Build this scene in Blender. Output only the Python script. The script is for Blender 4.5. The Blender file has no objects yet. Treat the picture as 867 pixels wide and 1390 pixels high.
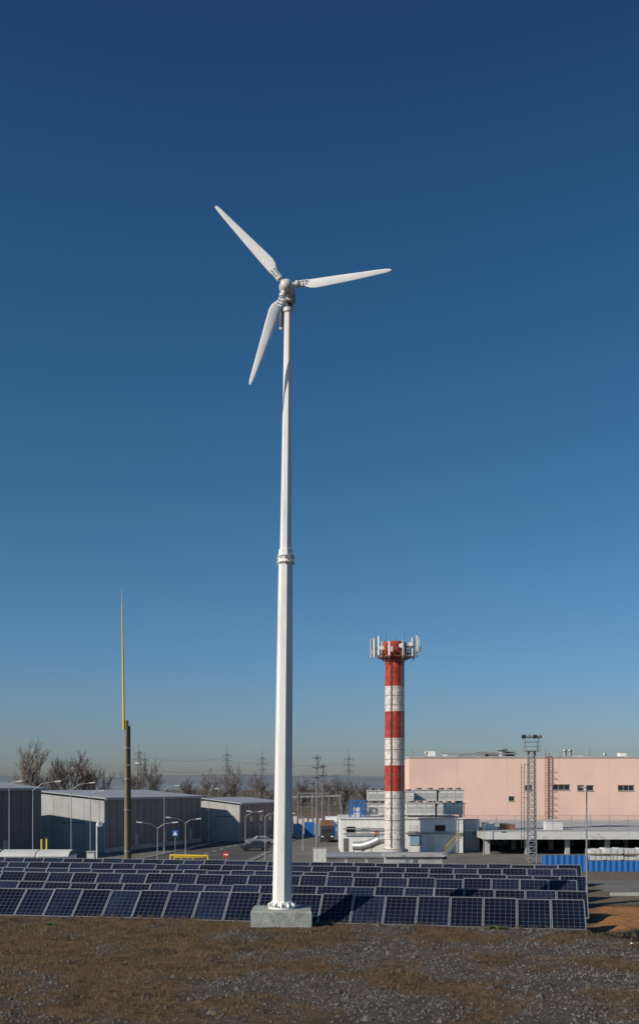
import bpy, math, random
from mathutils import Vector, Matrix, noise
random.seed(7)
R = math.radians
scene = bpy.context.scene

# ------------------------------------------------------------------ helpers
def V(*a): return Vector(a)
EYE = 5.3       # eye level above the solar field
F = 1400.0      # bearings are noted as offsets against a 1400 baseline
def bx(px, d): return (px-433.5)/F*d          # lateral metres of a bearing at distance d
def hz(py, d): return EYE-(py-1068)/F*d       # height in metres at distance d

def nodes_mat(name):
    m = bpy.data.materials.new(name); m.use_nodes = True
    nt = m.node_tree; b = nt.nodes['Principled BSDF']
    return m, nt, b
def mk(name, col, rough=0.7, metal=0.0, nscale=1.5, namt=0.18, bump=0.0, bscale=20, stretch=(1,1,1), dirt=None, dscale=.6, dlo=.5, dhi=.7, spec=.5):
    m, nt, b = nodes_mat(name)
    N = nt.nodes; L = nt.links
    tc = N.new('ShaderNodeTexCoord'); mp = N.new('ShaderNodeMapping'); mp.inputs['Scale'].default_value = stretch
    L.new(tc.outputs['Object'], mp.inputs['Vector'])
    n = N.new('ShaderNodeTexNoise'); n.inputs['Scale'].default_value = nscale; n.inputs['Detail'].default_value = 6
    n.inputs['Roughness'].default_value = .65
    L.new(mp.outputs[0], n.inputs['Vector'])
    r = N.new('ShaderNodeValToRGB')
    r.color_ramp.elements[0].position = .3; r.color_ramp.elements[1].position = .7
    r.color_ramp.elements[0].color = (*[c*(1-namt) for c in col], 1)
    r.color_ramp.elements[1].color = (*[min(1, c*(1+namt*.6)) for c in col], 1)
    L.new(n.outputs['Fac'], r.inputs['Fac'])
    out = r.outputs['Color']
    if dirt:
        n2 = N.new('ShaderNodeTexNoise'); n2.inputs['Scale'].default_value = dscale; n2.inputs['Detail'].default_value = 9
        n2.inputs['Roughness'].default_value = .7
        L.new(mp.outputs[0], n2.inputs['Vector'])
        mr = N.new('ShaderNodeMapRange'); mr.inputs[1].default_value = dlo; mr.inputs[2].default_value = dhi
        L.new(n2.outputs['Fac'], mr.inputs[0])
        mx = N.new('ShaderNodeMixRGB'); L.new(mr.outputs[0], mx.inputs[0]); L.new(out, mx.inputs[1]); mx.inputs[2].default_value = (*dirt, 1)
        out = mx.outputs[0]
    L.new(out, b.inputs['Base Color'])
    b.inputs['Roughness'].default_value = rough; b.inputs['Metallic'].default_value = metal
    b.inputs['Specular IOR Level'].default_value = spec
    if bump:
        n3 = N.new('ShaderNodeTexNoise'); n3.inputs['Scale'].default_value = bscale; n3.inputs['Detail'].default_value = 5
        L.new(tc.outputs['Object'], n3.inputs['Vector'])
        bp = N.new('ShaderNodeBump'); bp.inputs['Strength'].default_value = bump; bp.inputs['Distance'].default_value = .05
        L.new(n3.outputs['Fac'], bp.inputs['Height']); L.new(bp.outputs[0], b.inputs['Normal'])
    return m

class MB:
    def __init__(s): s.v=[]; s.f=[]; s.sm=[]; s.uv=None
class Obj:
    def __init__(s, name, M=None):
        s.name=name; s.parts={}; s.M=M or Matrix.Identity(4)
    def p(s, part, mat):
        if part not in s.parts: s.parts[part]=(MB(), mat)
        return s.parts[part][0]
    def add(s, part, mat, vs, fs, smooth=False):
        mb=s.p(part,mat); o=len(mb.v)
        mb.v += [tuple(s.M @ Vector(v)) for v in vs]
        mb.f += [tuple(i+o for i in f) for f in fs]; mb.sm += [smooth]*len(fs)
    def box(s, part, mat, x0,x1,y0,y1,z0,z1):
        vs=[(x0,y0,z0),(x1,y0,z0),(x1,y1,z0),(x0,y1,z0),(x0,y0,z1),(x1,y0,z1),(x1,y1,z1),(x0,y1,z1)]
        s.add(part,mat,vs,[(3,2,1,0),(4,5,6,7),(0,1,5,4),(1,2,6,5),(2,3,7,6),(3,0,4,7)])
    def bar(s, part, mat, a, b, w, t=None, up=(0,0,1)):
        a=Vector(a); b=Vector(b); t=t or w; d=(b-a).normalized(); u=Vector(up)
        if abs(d.dot(u))>.98: u=Vector((0,1,0))
        x=d.cross(u).normalized(); y=x.cross(d).normalized()
        vs=[]
        for q in (a,b):
            for sx,sy in ((-1,-1),(1,-1),(1,1),(-1,1)): vs.append(q+x*sx*w/2+y*sy*t/2)
        s.add(part,mat,vs,[(0,1,2,3),(7,6,5,4),(0,4,5,1),(1,5,6,2),(2,6,7,3),(3,7,4,0)])
    def cyl(s, part, mat, a, b, r0, r1=None, n=12, smooth=True, caps=True, ph=0.0):
        a=Vector(a); b=Vector(b); r1=r0 if r1 is None else r1
        d=(b-a).normalized(); u=Vector((0,0,1)) if abs(d.z)<.9 else Vector((0,1,0))
        x=d.cross(u).normalized(); y=d.cross(x).normalized()
        if d.z>.9: x=Vector((1,0,0)); x=(x-d*x.dot(d)).normalized(); y=d.cross(x)
        vs=[];
        for q,r in((a,r0),(b,r1)):
            for i in range(n):
                t=2*math.pi*i/n+ph; vs.append(q+x*math.cos(t)*r+y*math.sin(t)*r)
        s.add(part,mat,vs,[(i,(i+1)%n,n+(i+1)%n,n+i) for i in range(n)],smooth)
        if caps: s.add(part,mat,vs,[tuple(range(n))[::-1],tuple(range(n,2*n))])
    def tube(s, part, mat, pts, r, n=8):
        for a,b in zip(pts,pts[1:]): s.cyl(part,mat,a,b,r,r,n)
        for q in pts[1:-1]: s.sphere(part,mat,q,r,8,5)
    def sphere(s, part, mat, c, r, n=16, m=10, sc=(1,1,1)):
        vs=[];fs=[]
        for j in range(m+1):
            t=math.pi*j/m
            for i in range(n):
                a=2*math.pi*i/n
                vs.append((c[0]+r*sc[0]*math.sin(t)*math.cos(a),c[1]+r*sc[1]*math.sin(t)*math.sin(a),c[2]+r*sc[2]*math.cos(t)))
        for j in range(m):
            for i in range(n): fs.append((j*n+i,(j+1)*n+i,(j+1)*n+(i+1)%n,j*n+(i+1)%n))
        s.add(part,mat,vs,fs,True)
    def lathe(s, part, mat, cx, cy, prof, n=24, smooth=True, ph=0):
        for (r0,z0),(r1,z1) in zip(prof,prof[1:]):
            s.cyl(part,mat,(cx,cy,z0),(cx,cy,z1+1e-5),r0,r1,n,smooth,False,ph)
    def done(s):
        single = len(s.parts)==1
        par=None
        if not single:
            par=bpy.data.objects.new(s.name,None); scene.collection.objects.link(par); par.empty_display_size=.5
        for pn,(mb,mat) in s.parts.items():
            me=bpy.data.meshes.new(pn); me.from_pydata(mb.v,[],mb.f)
            me.polygons.foreach_set('use_smooth',mb.sm)
            me.materials.append(mat)
            if mb.uv:
                uvl=me.uv_layers.new(name='UVMap'); uvl.data.foreach_set('uv',mb.uv)
            me.update()
            ob=bpy.data.objects.new(s.name if single else pn, me); scene.collection.objects.link(ob)
            if par: ob.parent=par
            else: par=ob
        return par

# ------------------------------------------------------------------ materials
white_paint = mk('white_tower_paint',(.78,.76,.73),.45,nscale=.8,namt=.10,dirt=(.52,.49,.44),dscale=1.2,dlo=.52,dhi=.8,stretch=(3,3,.35))
blade_paint = mk('blade_paint',(.82,.81,.79),.4,nscale=2,namt=.08)
hub_grey   = mk('hub_grey',(.60,.59,.57),.45,nscale=6,namt=.2)
steel      = mk('galvanised_steel',(.38,.39,.40),.45,.5,nscale=8,namt=.2)
dark_steel = mk('dark_steel',(.05,.05,.055),.5,.3)
concrete   = mk('concrete',(.34,.36,.33),.9,nscale=3,namt=.35,bump=.6,bscale=14,dirt=(.17,.18,.15),dscale=2.5)
conc_lt    = mk('light_concrete',(.45,.44,.42),.85,nscale=1,namt=.2,dirt=(.25,.24,.22),dscale=.5)
frame_al   = mk('aluminium_frame',(.42,.44,.47),.4,.5,namt=.08)
wood       = mk('weathered_wood',(.24,.18,.11),.9,nscale=3,namt=.35,stretch=(4,4,.3))
yellow     = mk('yellow_paint',(.75,.52,.04),.5,namt=.1)
red_paint  = mk('red_chimney_paint',(.40,.038,.024),.8,nscale=1.4,namt=.45,dirt=(.48,.32,.27),dscale=2.2,dlo=.57,dhi=.74,bump=.3,bscale=6)
chim_white = mk('white_chimney_paint',(.70,.66,.60),.8,nscale=1.4,namt=.25,dirt=(.32,.22,.17),dscale=2.4,dlo=.48,dhi=.66,bump=.3,bscale=6)
pink       = mk('pink_render',(.82,.56,.46),.85,nscale=.15,namt=.08,dirt=(.68,.46,.38),dscale=.12,dlo=.45,dhi=.8,stretch=(1,1,.6))
pink_dk    = mk('pink_trim',(.62,.42,.36),.85)
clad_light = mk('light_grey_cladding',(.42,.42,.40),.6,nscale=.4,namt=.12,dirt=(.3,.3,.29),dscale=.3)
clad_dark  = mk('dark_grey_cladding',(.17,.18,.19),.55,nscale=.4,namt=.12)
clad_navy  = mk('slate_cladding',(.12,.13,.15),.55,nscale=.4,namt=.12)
roof_grey  = mk('roof_sheet',(.36,.37,.38),.5,nscale=.3,namt=.15)
wht_clad   = mk('white_cladding',(.80,.79,.76),.6,nscale=.5,namt=.08,dirt=(.5,.48,.45),dscale=.7,dlo=.58,dhi=.85,stretch=(1,1,.4))
unit_grey  = mk('unit_grey',(.68,.67,.64),.5,nscale=1,namt=.12,dirt=(.40,.37,.34),dscale=1.)
louvre     = mk('louvre_dark',(.13,.13,.13),.6)
glass_dk   = mk('dark_window_glass',(.03,.035,.04),.12,namt=.3)
blue       = mk('blue_paint',(.02,.14,.42),.55,nscale=1,namt=.15)
blue_lt    = mk('pale_blue',(.25,.38,.5),.6)
orange     = mk('orange_paint',(.6,.18,.03),.6)
asphalt    = mk('asphalt',(.075,.072,.070),.9,nscale=.4,namt=.3,bump=.2,dirt=(.12,.11,.1),dscale=.15)
paving     = mk('pavement_concrete',(.16,.15,.135),.9,nscale=.5,namt=.25,dirt=(.10,.09,.075),dscale=.3)
line_white = mk('road_paint',(.7,.7,.68),.7,namt=.2,nscale=4)
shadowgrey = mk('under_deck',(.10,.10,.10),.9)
rust       = mk('rusty_steel',(.25,.11,.07),.8,nscale=3,namt=.3)
tarp       = mk('pale_tarpaulin',(.60,.60,.58),.6,nscale=.8,namt=.15,bump=.8,bscale=2)
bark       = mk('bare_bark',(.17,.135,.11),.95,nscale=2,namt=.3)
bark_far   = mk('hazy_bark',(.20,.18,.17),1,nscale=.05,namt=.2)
pylon_m    = mk('pylon_steel',(.19,.19,.20),.6,.2)
rubber     = mk('tyre_rubber',(.02,.02,.02),.9)
sign_red   = mk('sign_red',(.55,.02,.02),.5)
sign_white = mk('sign_white',(.8,.8,.8),.5,namt=.02)
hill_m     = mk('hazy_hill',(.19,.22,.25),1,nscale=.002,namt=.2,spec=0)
green_pl   = mk('weed_green',(.07,.13,.03),.8)
straw      = mk('dry_grass_blades',(.20,.135,.072),.9,nscale=1.5,namt=.55)
stone_m    = mk('gravel_stone',(.125,.115,.106),.9,nscale=9,namt=.65)

# ------------------------------------------------------------------ terrain
def sst(a,b,x):
    t=max(0,min(1,(x-a)/(b-a))); return t*t*(3-2*t)
def fbm(x,y,s,o=4):
    return noise.fractal(Vector((x*s,y*s,3.1)),1.0,2.0,o)
def TH(x,y):
    u=y+.187*x
    z=.25-.45*sst(38.0,39.6,u)
    right=sst(8.5,12,x)
    z=z*(1-right)+(-.02)*right
    if y<46: z+= .08*fbm(x,y,.45)+.045*fbm(x,y,1.7)
    else:
        k=1-sst(46,48,y); z+=k*(.08*fbm(x,y,.45)+.045*fbm(x,y,1.7))
    z=z+(-4.0-z)*sst(62,100,y)
    return z
def painted_shadow(x,y):  # mask of a cast shadow painted on the ground by the front row's right end
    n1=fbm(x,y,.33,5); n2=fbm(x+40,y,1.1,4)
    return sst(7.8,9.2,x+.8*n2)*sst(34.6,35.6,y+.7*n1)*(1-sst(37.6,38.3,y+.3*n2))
def gravelness(x,y):
    return fbm(x,y,.33,5)+.35*fbm(x+40,y,1.1,4)+(.20 if x>0 else -.36)*min(1,abs(x)/6)+.012*(34-y)-.06
def axis(lo,hi,step,far,g=1.22):
    a=[];x=lo
    while x<hi+1e-6: a.append(x); x+=step
    s=step;x=a[-1]
    while x<far: s*=g; x+=s; a.append(x)
    s=step;x=a[0]
    while x>-far: s*=g; x-=s; a.insert(0,x)
    return a
xs=axis(-17,19,.2,7000); ys=axis(20,46,.16,9000,1.06)
ys=[y for y in ys if y>-400]
nx=len(xs)
vs=[];cols=[]
for y in ys:
    for x in xs:
        vs.append((x,y,TH(x,y)))
        n1=fbm(x,y,.33,5); n2=fbm(x+40,y,1.1,4); n3=fbm(x,y+70,.05,4)
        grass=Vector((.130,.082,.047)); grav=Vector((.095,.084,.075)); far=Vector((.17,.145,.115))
        g=sst(-.25,.5,gravelness(x,y))
        c=grass.lerp(grav,g)
        c=c.lerp(Vector((.055,.037,.024)), .75*sst(.0,.45,n2)*(1-g*.5))
        u=y+.187*x
        c=c.lerp(Vector((.08,.068,.05)), sst(37.4,38.6,u)*(1-sst(60,61,u)))
        oc=sst(9.6,10.6,x-.25*(y-38))*sst(38.0,38.8,y+.6*n2)*(1-sst(45.0,46.2,y+n2))
        c=c.lerp(Vector((.36,.17,.07)),oc)
        c=c.lerp(Vector((.016,.014,.014)),painted_shadow(x,y)*.92)  # shadow darkness mixed into the ground's vertex colour
        gr=sst(46.0,47.5,y)*(1-sst(64,70,y))
        c=c.lerp(Vector((.17,.14,.10)),gr)
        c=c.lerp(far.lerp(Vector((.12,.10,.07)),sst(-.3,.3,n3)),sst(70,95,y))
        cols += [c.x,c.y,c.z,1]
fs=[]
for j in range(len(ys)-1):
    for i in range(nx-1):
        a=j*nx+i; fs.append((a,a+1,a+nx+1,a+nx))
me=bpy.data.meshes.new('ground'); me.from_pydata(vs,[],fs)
ca=me.color_attributes.new('soil_and_shadow','FLOAT_COLOR','POINT'); ca.data.foreach_set('color',cols)
me.polygons.foreach_set('use_smooth',[True]*len(fs))
gm,nt,b=nodes_mat('ground_soil'); N=nt.nodes; L=nt.links
at=N.new('ShaderNodeVertexColor'); at.layer_name='soil_and_shadow'
tc=N.new('ShaderNodeTexCoord')
n=N.new('ShaderNodeTexNoise'); n.inputs['Scale'].default_value=5; n.inputs['Detail'].default_value=12; n.inputs['Roughness'].default_value=.8
L.new(tc.outputs['Object'],n.inputs['Vector'])
mr=N.new('ShaderNodeMapRange'); mr.inputs[1].default_value=.32; mr.inputs[2].default_value=.68; mr.inputs[3].default_value=.35; mr.inputs[4].default_value=1.55
L.new(n.outputs['Fac'],mr.inputs[0])
mx=N.new('ShaderNodeMixRGB'); mx.blend_type='MULTIPLY'; mx.inputs[0].default_value=1
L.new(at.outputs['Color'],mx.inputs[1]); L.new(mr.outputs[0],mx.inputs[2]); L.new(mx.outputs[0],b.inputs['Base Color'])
b.inputs['Roughness'].default_value=1; b.inputs['Specular IOR Level'].default_value=.1
bp=N.new('ShaderNodeBump'); bp.inputs['Strength'].default_value=.9; bp.inputs['Distance'].default_value=.06
L.new(n.outputs['Fac'],bp.inputs['Height']); L.new(bp.outputs[0],b.inputs['Normal'])
me.materials.append(gm)
g=bpy.data.objects.new('ground',me); scene.collection.objects.link(g)

# gravel stones and dry grass (one mesh each)
def in_block(x,y): return -2.7<x<0 and 36.9<y<39
o=Obj('gravel')
cnt=0
while cnt<12000:
    y=22+random.random()**.9*16.5; x=random.uniform(-.36,.36)*y
    if random.random()>sst(-.3,.35,gravelness(x,y))*.93+.06 or in_block(x,y) or y+.187*x>38.6 or painted_shadow(x,y)>.3:
        cnt+=.2; continue
    cnt+=1
    s=random.choice((.018,.022,.028,.035,.05))*random.uniform(.7,1.3)
    if random.random()<.015: s*=2.4
    z=TH(x,y); a=random.random()*6.28
    vv=[]
    for k in range(5):
        t=a+k*1.2566; r=s*random.uniform(.7,1.2); vv.append((x+math.cos(t)*r,y+math.sin(t)*r,z-.01+random.uniform(0,.01)))
    vv.append((x+random.uniform(-.4,.4)*s,y+random.uniform(-.4,.4)*s,z+s*random.uniform(.6,1.1)))
    o.add('stones',stone_m,vv,[(k,(k+1)%5,5) for k in range(5)])
o.done()
o=Obj('dry_grass')
cnt=0
while cnt<10000:
    y=22+random.random()**.8*18; x=random.uniform(-.37,.37)*y
    u=y+.187*x
    pr=1-sst(-.3,.4,gravelness(x,y))*.9
    if abs(u-38.4)<.5: pr=.75
    if random.random()>pr or in_block(x,y) or u>39.3: cnt+=.2; continue
    cnt+=1
    z=TH(x,y)-.01; h0=random.uniform(.04,.15)*(1.5 if abs(u-38.4)<.5 else 1)
    for k in range(4):
        a=random.random()*6.28; r=random.uniform(0,.07); px=x+math.cos(a)*r; py=y+math.sin(a)*r
        w=random.uniform(.006,.013); h=h0*random.uniform(.6,1.3); l=random.uniform(0,.09)
        a2=random.random()*6.28
        o.add('blades',straw,[(px-w,py,z),(px+w,py+.004,z),(px+math.cos(a2)*l,py+math.sin(a2)*l,z+h)],[(0,1,2)])
o.done()
for (x,y) in ((bx(680,36.6),36.6),(bx(668,36.9),36.9),(bx(70,37.5),37.5)):
    o=Obj('weed_plant')
    for k in range(60):
        a=random.random()*6.28; r=random.uniform(0,.16); z=TH(x,y)
        px=x+math.cos(a)*r; py=y+math.sin(a)*r; h=random.uniform(.03,.12)
        o.add('leaves',green_pl,[(px-.02,py,z),(px+.02,py,z),(px+math.cos(a)*.08+.02,py+math.sin(a)*.08,z+h),(px+math.cos(a)*.08-.02,py+math.sin(a)*.08,z+h)],[(0,1,2,3)])
    o.done()

# ------------------------------------------------------------------ hills
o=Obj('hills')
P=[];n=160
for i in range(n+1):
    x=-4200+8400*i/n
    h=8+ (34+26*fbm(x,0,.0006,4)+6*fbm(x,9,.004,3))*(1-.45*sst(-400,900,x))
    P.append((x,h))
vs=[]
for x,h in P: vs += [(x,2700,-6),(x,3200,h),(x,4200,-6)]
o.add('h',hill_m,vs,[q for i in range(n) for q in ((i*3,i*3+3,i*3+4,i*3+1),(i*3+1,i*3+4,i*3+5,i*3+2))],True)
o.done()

# ------------------------------------------------------------------ wind turbine
o=Obj('wind_turbine')
bx0,by0=-1.374,38.05
top_b=hz(1237,37.1)
x0,x1,y0,y1=-2.47,-.28,37.05,38.95
c=.04
vs=[(x0,y0,-.4),(x1,y0,-.4),(x1,y1,-.4),(x0,y1,-.4),(x0,y0,top_b-c),(x1,y0,top_b-c),(x1,y1,top_b-c),(x0,y1,top_b-c),(x0+c,y0+c,top_b),(x1-c,y0+c,top_b),(x1-c,y1-c,top_b),(x0+c,y1-c,top_b)]
o.add('foundation_block',concrete,vs,[(0,1,5,4),(1,2,6,5),(2,3,7,6),(3,0,4,7),(4,5,9,8),(5,6,10,9),(6,7,11,10),(7,4,8,11),(8,9,10,11)])
def axp(z):
    return V(bx0+(z-top_b)*.0103, by0, z)
zb=top_b
zj=hz(762,38.05)
zt=hz(424,38.05)
o.cyl('base_flange',white_paint,axp(zb),axp(zb+.06),.52,.52,24,False)
o.cyl('base_ring',white_paint,axp(zb+.06),axp(zb+.30),.47,.375,8,False,False,ph=R(12))
for k in range(12):
    a=k*math.pi/6; p=axp(zb+.06)
    o.bar('gussets',white_paint,p+V(math.cos(a)*.30,math.sin(a)*.30,.12),p+V(math.cos(a)*.50,math.sin(a)*.50,.01),.03,.2)
    a+=.26; o.cyl('anchor_bolts',steel,p+V(math.cos(a)*.46,math.sin(a)*.46,0),p+V(math.cos(a)*.46,math.sin(a)*.46,.07),.025,.025,6)
o.cyl('lower_mast',white_paint,axp(zb+.06),axp(zj),.365,.262,8,False,True,ph=R(12))
o.cyl('joint_sleeve',white_paint,axp(zj-.10),axp(zj+.42),.292,.262,8,False,True,ph=R(12))
for k in range(10):
    a=k*math.pi/5+.2
    for dz in(-.08,.12):
        p=axp(zj+dz); o.cyl('joint_bolts',hub_grey,p+V(math.cos(a)*.24,math.sin(a)*.24,0),p+V(math.cos(a)*.335,math.sin(a)*.335,0),.032,.032,6)
o.cyl('joint_ring_top',hub_grey,axp(zj+.16),axp(zj+.20),.32,.32,20,False)
o.cyl('joint_ring_bottom',white_paint,axp(zj-.06),axp(zj-.02),.33,.33,20,False)
o.cyl('upper_mast',white_paint,axp(zj+.42),axp(zt),.218,.14,8,False,True,ph=R(12))
o.cyl('conduit',white_paint,axp(zb+.4)+V(.335,-.12,0),axp(zj-.2)+V(.235,-.1,0),.018,.018,6)
pt=axp(zt); H=V(bx(388.5,37.35),37.35,hz(388,37.35))
o.cyl('yaw_bearing',hub_grey,pt,pt+V(0,0,.14),.18,.18,20)
o.cyl('yaw_neck',dark_steel,pt+V(0,0,.14),pt+V(0,0,.34),.12,.15,16)
o.cyl('yaw_motor',dark_steel,pt+V(-.27,.05,-.55),pt+V(-.25,.05,.12),.07,.075,12)
o.cyl('yaw_motor_cap',hub_grey,pt+V(-.27,.05,-.62),pt+V(-.27,.05,-.55),.05,.07,12)
o.bar('yaw_bracket',hub_grey,pt+V(-.3,.05,.10),pt+V(.2,.05,.10),.10,.06)
nz=H.z
nc=pt.x+.02
o.cyl('nacelle_body',hub_grey,V(nc,37.62,nz),V(nc,38.75,nz),.21,.19,20)
o.cyl('nacelle_tail',hub_grey,V(nc,38.75,nz),V(nc,38.95,nz),.19,.10,20)
o.bar('nacelle_saddle',hub_grey,V(nc,37.75,nz-.24),V(nc,38.5,nz-.24),.28,.14)
for k in range(7): o.cyl('cooling_fins',steel,V(nc,37.8+k*.11,nz),V(nc,37.83+k*.11,nz),.235,.235,20)
o.cyl('main_shaft',steel,V(H.x,37.35,nz),V(nc,37.65,nz),.13,.13,14)
o.sphere('hub_spinner',hub_grey,H,.235,24,16,(1,.95,1))
o.cyl('hub_disc',hub_grey,H+V(0,.08,0),H+V(0,.15,0),.27,.27,24)
for ang in (8.2,131.6,249.8):
    a=R(ang); er=V(math.cos(a),0,math.sin(a)); et=V(-math.sin(a),0,math.cos(a)); ey=V(0,1,0)
    o.cyl('blade_arms',hub_grey,H+er*.2,H+er*.50,.085,.075,12)
    o.cyl('blade_collars',white_paint,H+er*.34,H+er*.42,.13,.13,14)
    o.bar('blade_clamp_plates',blade_paint,H+er*.42-ey*.055,H+er*.80-ey*.055,.20,.02,up=tuple(ey))
    o.bar('blade_clamp_plates',blade_paint,H+er*.42+ey*.055,H+er*.80+ey*.055,.20,.02,up=tuple(ey))
    for k in range(3):
        for sgn in(-1,1):
            q=H+er*(.48+k*.12)+et*.055*sgn-ey*.06
            o.cyl('blade_bolts',dark_steel,q,q-ey*.035,.02,.02,6)
    secs=[(.58,.20,.055,0),(.70,.30,.06,.02),(.85,.40,.062,.06),(1.05,.425,.058,.075),(1.5,.385,.05,.06),(2.1,.32,.04,.04),(2.8,.245,.03,.02),(3.4,.18,.02,0),(3.68,.14,.014,-.005),(3.80,.085,.009,-.01),(3.835,.03,.004,-.01)]
    vs=[];m=14
    for (r,cw,th,off) in secs:
        tw=R(20*(1-(r-.58)/3.3)**1.5+2)
        cd=et*math.cos(tw)+ey*math.sin(tw); nd=ey*math.cos(tw)-et*math.sin(tw)
        bend=-.05*((r/3.8)**2)
        for i in range(m):
            t=2*math.pi*i/m; cx=math.cos(t)*.5; thk=math.sin(t)*th*(1.0 - .55*(.5-cx))
            vs.append(H+er*r+cd*(cx*cw-off)+nd*thk+ey*bend)
    ns=len(secs); fs=[(j*m+i,j*m+(i+1)%m,(j+1)*m+(i+1)%m,(j+1)*m+i) for j in range(ns-1) for i in range(m)]
    o.add('blades',blade_paint,vs,fs,True)
    o.add('blades',blade_paint,vs[:m],[tuple(range(m))]); o.add('blades',blade_paint,vs[-m:],[tuple(range(m))])
o.done()

# ------------------------------------------------------------------ solar field
def pv(name,cell):
    m,nt,b=nodes_mat(name); N=nt.nodes; L=nt.links
    uv=N.new('ShaderNodeUVMap'); sep=N.new('ShaderNodeSeparateXYZ'); L.new(uv.outputs[0],sep.inputs[0])
    def line(sock,k,w):
        a=N.new('ShaderNodeMath'); a.operation='MULTIPLY'; a.inputs[1].default_value=k; L.new(sock,a.inputs[0])
        f=N.new('ShaderNodeMath'); f.operation='FRACT'; L.new(a.outputs[0],f.inputs[0])
        s=N.new('ShaderNodeMath'); s.operation='SUBTRACT'; s.inputs[1].default_value=.5; L.new(f.outputs[0],s.inputs[0])
        ab=N.new('ShaderNodeMath'); ab.operation='ABSOLUTE'; L.new(s.outputs[0],ab.inputs[0])
        g=N.new('ShaderNodeMath'); g.operation='GREATER_THAN'; g.inputs[1].default_value=.5-w/2; L.new(ab.outputs[0],g.inputs[0])
        return g.outputs[0]
    l1=line(sep.outputs[0],6,.06); l2=line(sep.outputs[1],8,.06)
    mx=N.new('ShaderNodeMath'); mx.operation='MAXIMUM'; L.new(l1,mx.inputs[0]); L.new(l2,mx.inputs[1])
    tc=N.new('ShaderNodeTexCoord'); n=N.new('ShaderNodeTexNoise'); n.inputs['Scale'].default_value=1.3; n.inputs['Detail'].default_value=4; L.new(tc.outputs['Object'],n.inputs['Vector'])
    r=N.new('ShaderNodeValToRGB'); r.color_ramp.elements[0].position=.35; r.color_ramp.elements[1].position=.7
    r.color_ramp.elements[0].color=(*cell,1); r.color_ramp.elements[1].color=(*[c*1.8 for c in cell],1); L.new(n.outputs['Fac'],r.inputs[0])
    m2=N.new('ShaderNodeMixRGB'); m2.inputs[2].default_value=(.09,.105,.14,1); L.new(mx.outputs[0],m2.inputs[0]); L.new(r.outputs[0],m2.inputs[1])
    L.new(m2.outputs[0],b.inputs['Base Color']); b.inputs['Roughness'].default_value=.15; b.inputs['Specular IOR Level'].default_value=.36
    return m
PVS=[pv('pv_cells_a',(.006,.009,.020)),pv('pv_cells_b',(.009,.014,.030)),pv('pv_cells_c',(.004,.006,.013))]
alp=math.atan(.187); fwd=V(math.sin(alp),math.cos(alp),0); rt=V(math.cos(alp),-math.sin(alp),0)
Lp=1.52; Wp=1.205
rows=[0,3.55,7.1,10.6,14.1,17.6]
for k,off in enumerate(rows):
    T=R([40,38,41,39,37,36][k])
    up=fwd*math.cos(T)+V(0,0,1)*math.sin(T); nrm=rt.cross(up).normalized()
    A=V(9.62,37.24,.12)+fwd*off
    A=A+rt*[0,.35,.15,.8,.55,1.0][k]
    A.z=.12 if k==0 else (.14+random.uniform(-.04,.05))
    o=Obj('solar_panel_row'); npan=26+k*2
    sl=0
    for i in range(npan):
        jz=random.uniform(-.015,.015)
        if i%4==0: sl=random.uniform(-.035,.035)
        pr=A-rt*(i*(Wp+.03))+nrm*(jz+sl); pl=pr-rt*Wp
        tj=nrm*random.uniform(-.02,.02)
        pm=random.randrange(3)
        part='cells_%d'%pm
        upj=up+tj
        q=[pl,pr,pr+upj*Lp,pl+upj*Lp]
        mb=o.p(part,PVS[pm]); 
        if mb.uv is None: mb.uv=[]
        o.add(part,PVS[pm],q,[(0,1,2,3)]); mb.uv += [0,0,1,0,1,1,0,1]
        n0=nrm*.012; w=.028
        o.bar('frames',frame_al,pl+rt*w/2+n0,pl+rt*w/2+upj*Lp+n0,w,.04,up=tuple(nrm))
        o.bar('frames',frame_al,pr-rt*w/2+n0,pr-rt*w/2+upj*Lp+n0,w,.04,up=tuple(nrm))
        o.bar('frames',frame_al,pl+rt*w+upj*w/2+n0,pr-rt*w+upj*w/2+n0,w,.04,up=tuple(nrm))
        o.bar('frames',frame_al,pl+rt*w+upj*(Lp-w/2)+n0,pr-rt*w+upj*(Lp-w/2)+n0,w,.04,up=tuple(nrm))
        o.add('backsheets',conc_lt,[v-nrm*.03 for v in q],[(3,2,1,0)])
        if i%3==0:
            pc=pr-rt*.1
            for s in(.25,1.3):
                a=pc+up*s-nrm*.10; o.bar('rack_legs',steel,V(a.x,a.y,TH(a.x,a.y)-.1),a,.06)
            o.bar('rack_rafters',steel,pc+up*.05-nrm*.11,pc+up*(Lp-.05)-nrm*.11,.05)
    Lr=npan*(Wp+.03)
    for s in(.35,1.15):
        o.bar('rack_purlins',steel,A+up*s-nrm*.09,A-rt*Lr+up*s-nrm*.09,.04)
    o.done()

# ------------------------------------------------------------------ striped chimney
cd=141.0; cx=bx(535.5,cd); s=F/cd
def cz(py): return hz(py,cd)
o=Obj('striped_chimney')
rb=1.40; rtp=1.30
bands=[(1160,1106,chim_white),(1106,1075,chim_white),(1075,1040,red_paint),(1040,1003,chim_white),(1003,967,red_paint),(967,933,chim_white),(933,893,red_paint)]
for i,(a,b_,m) in enumerate(bands):
    za=cz(a) if i else -4.1; zb_=cz(b_)
    r0=rb+(rtp-rb)*(za+4)/27; r1=rb+(rtp-rb)*(zb_+4)/27
    o.cyl('shaft_band_%d'%i,m,(cx,cd,za),(cx,cd,zb_),r0,r1,32,True,False)
    o.cyl('hoops_%d'%i,m,(cx,cd,zb_-.09),(cx,cd,zb_+.09),r1+.03,r1+.03,32,False,True)
    zz=za+.9
    while zz<zb_-.5: 
        o.cyl('thin_hoops',rust,(cx,cd,zz),(cx,cd,zz+.06),r0+.012,r0+.012,32,False,False); zz+=1.3
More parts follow.
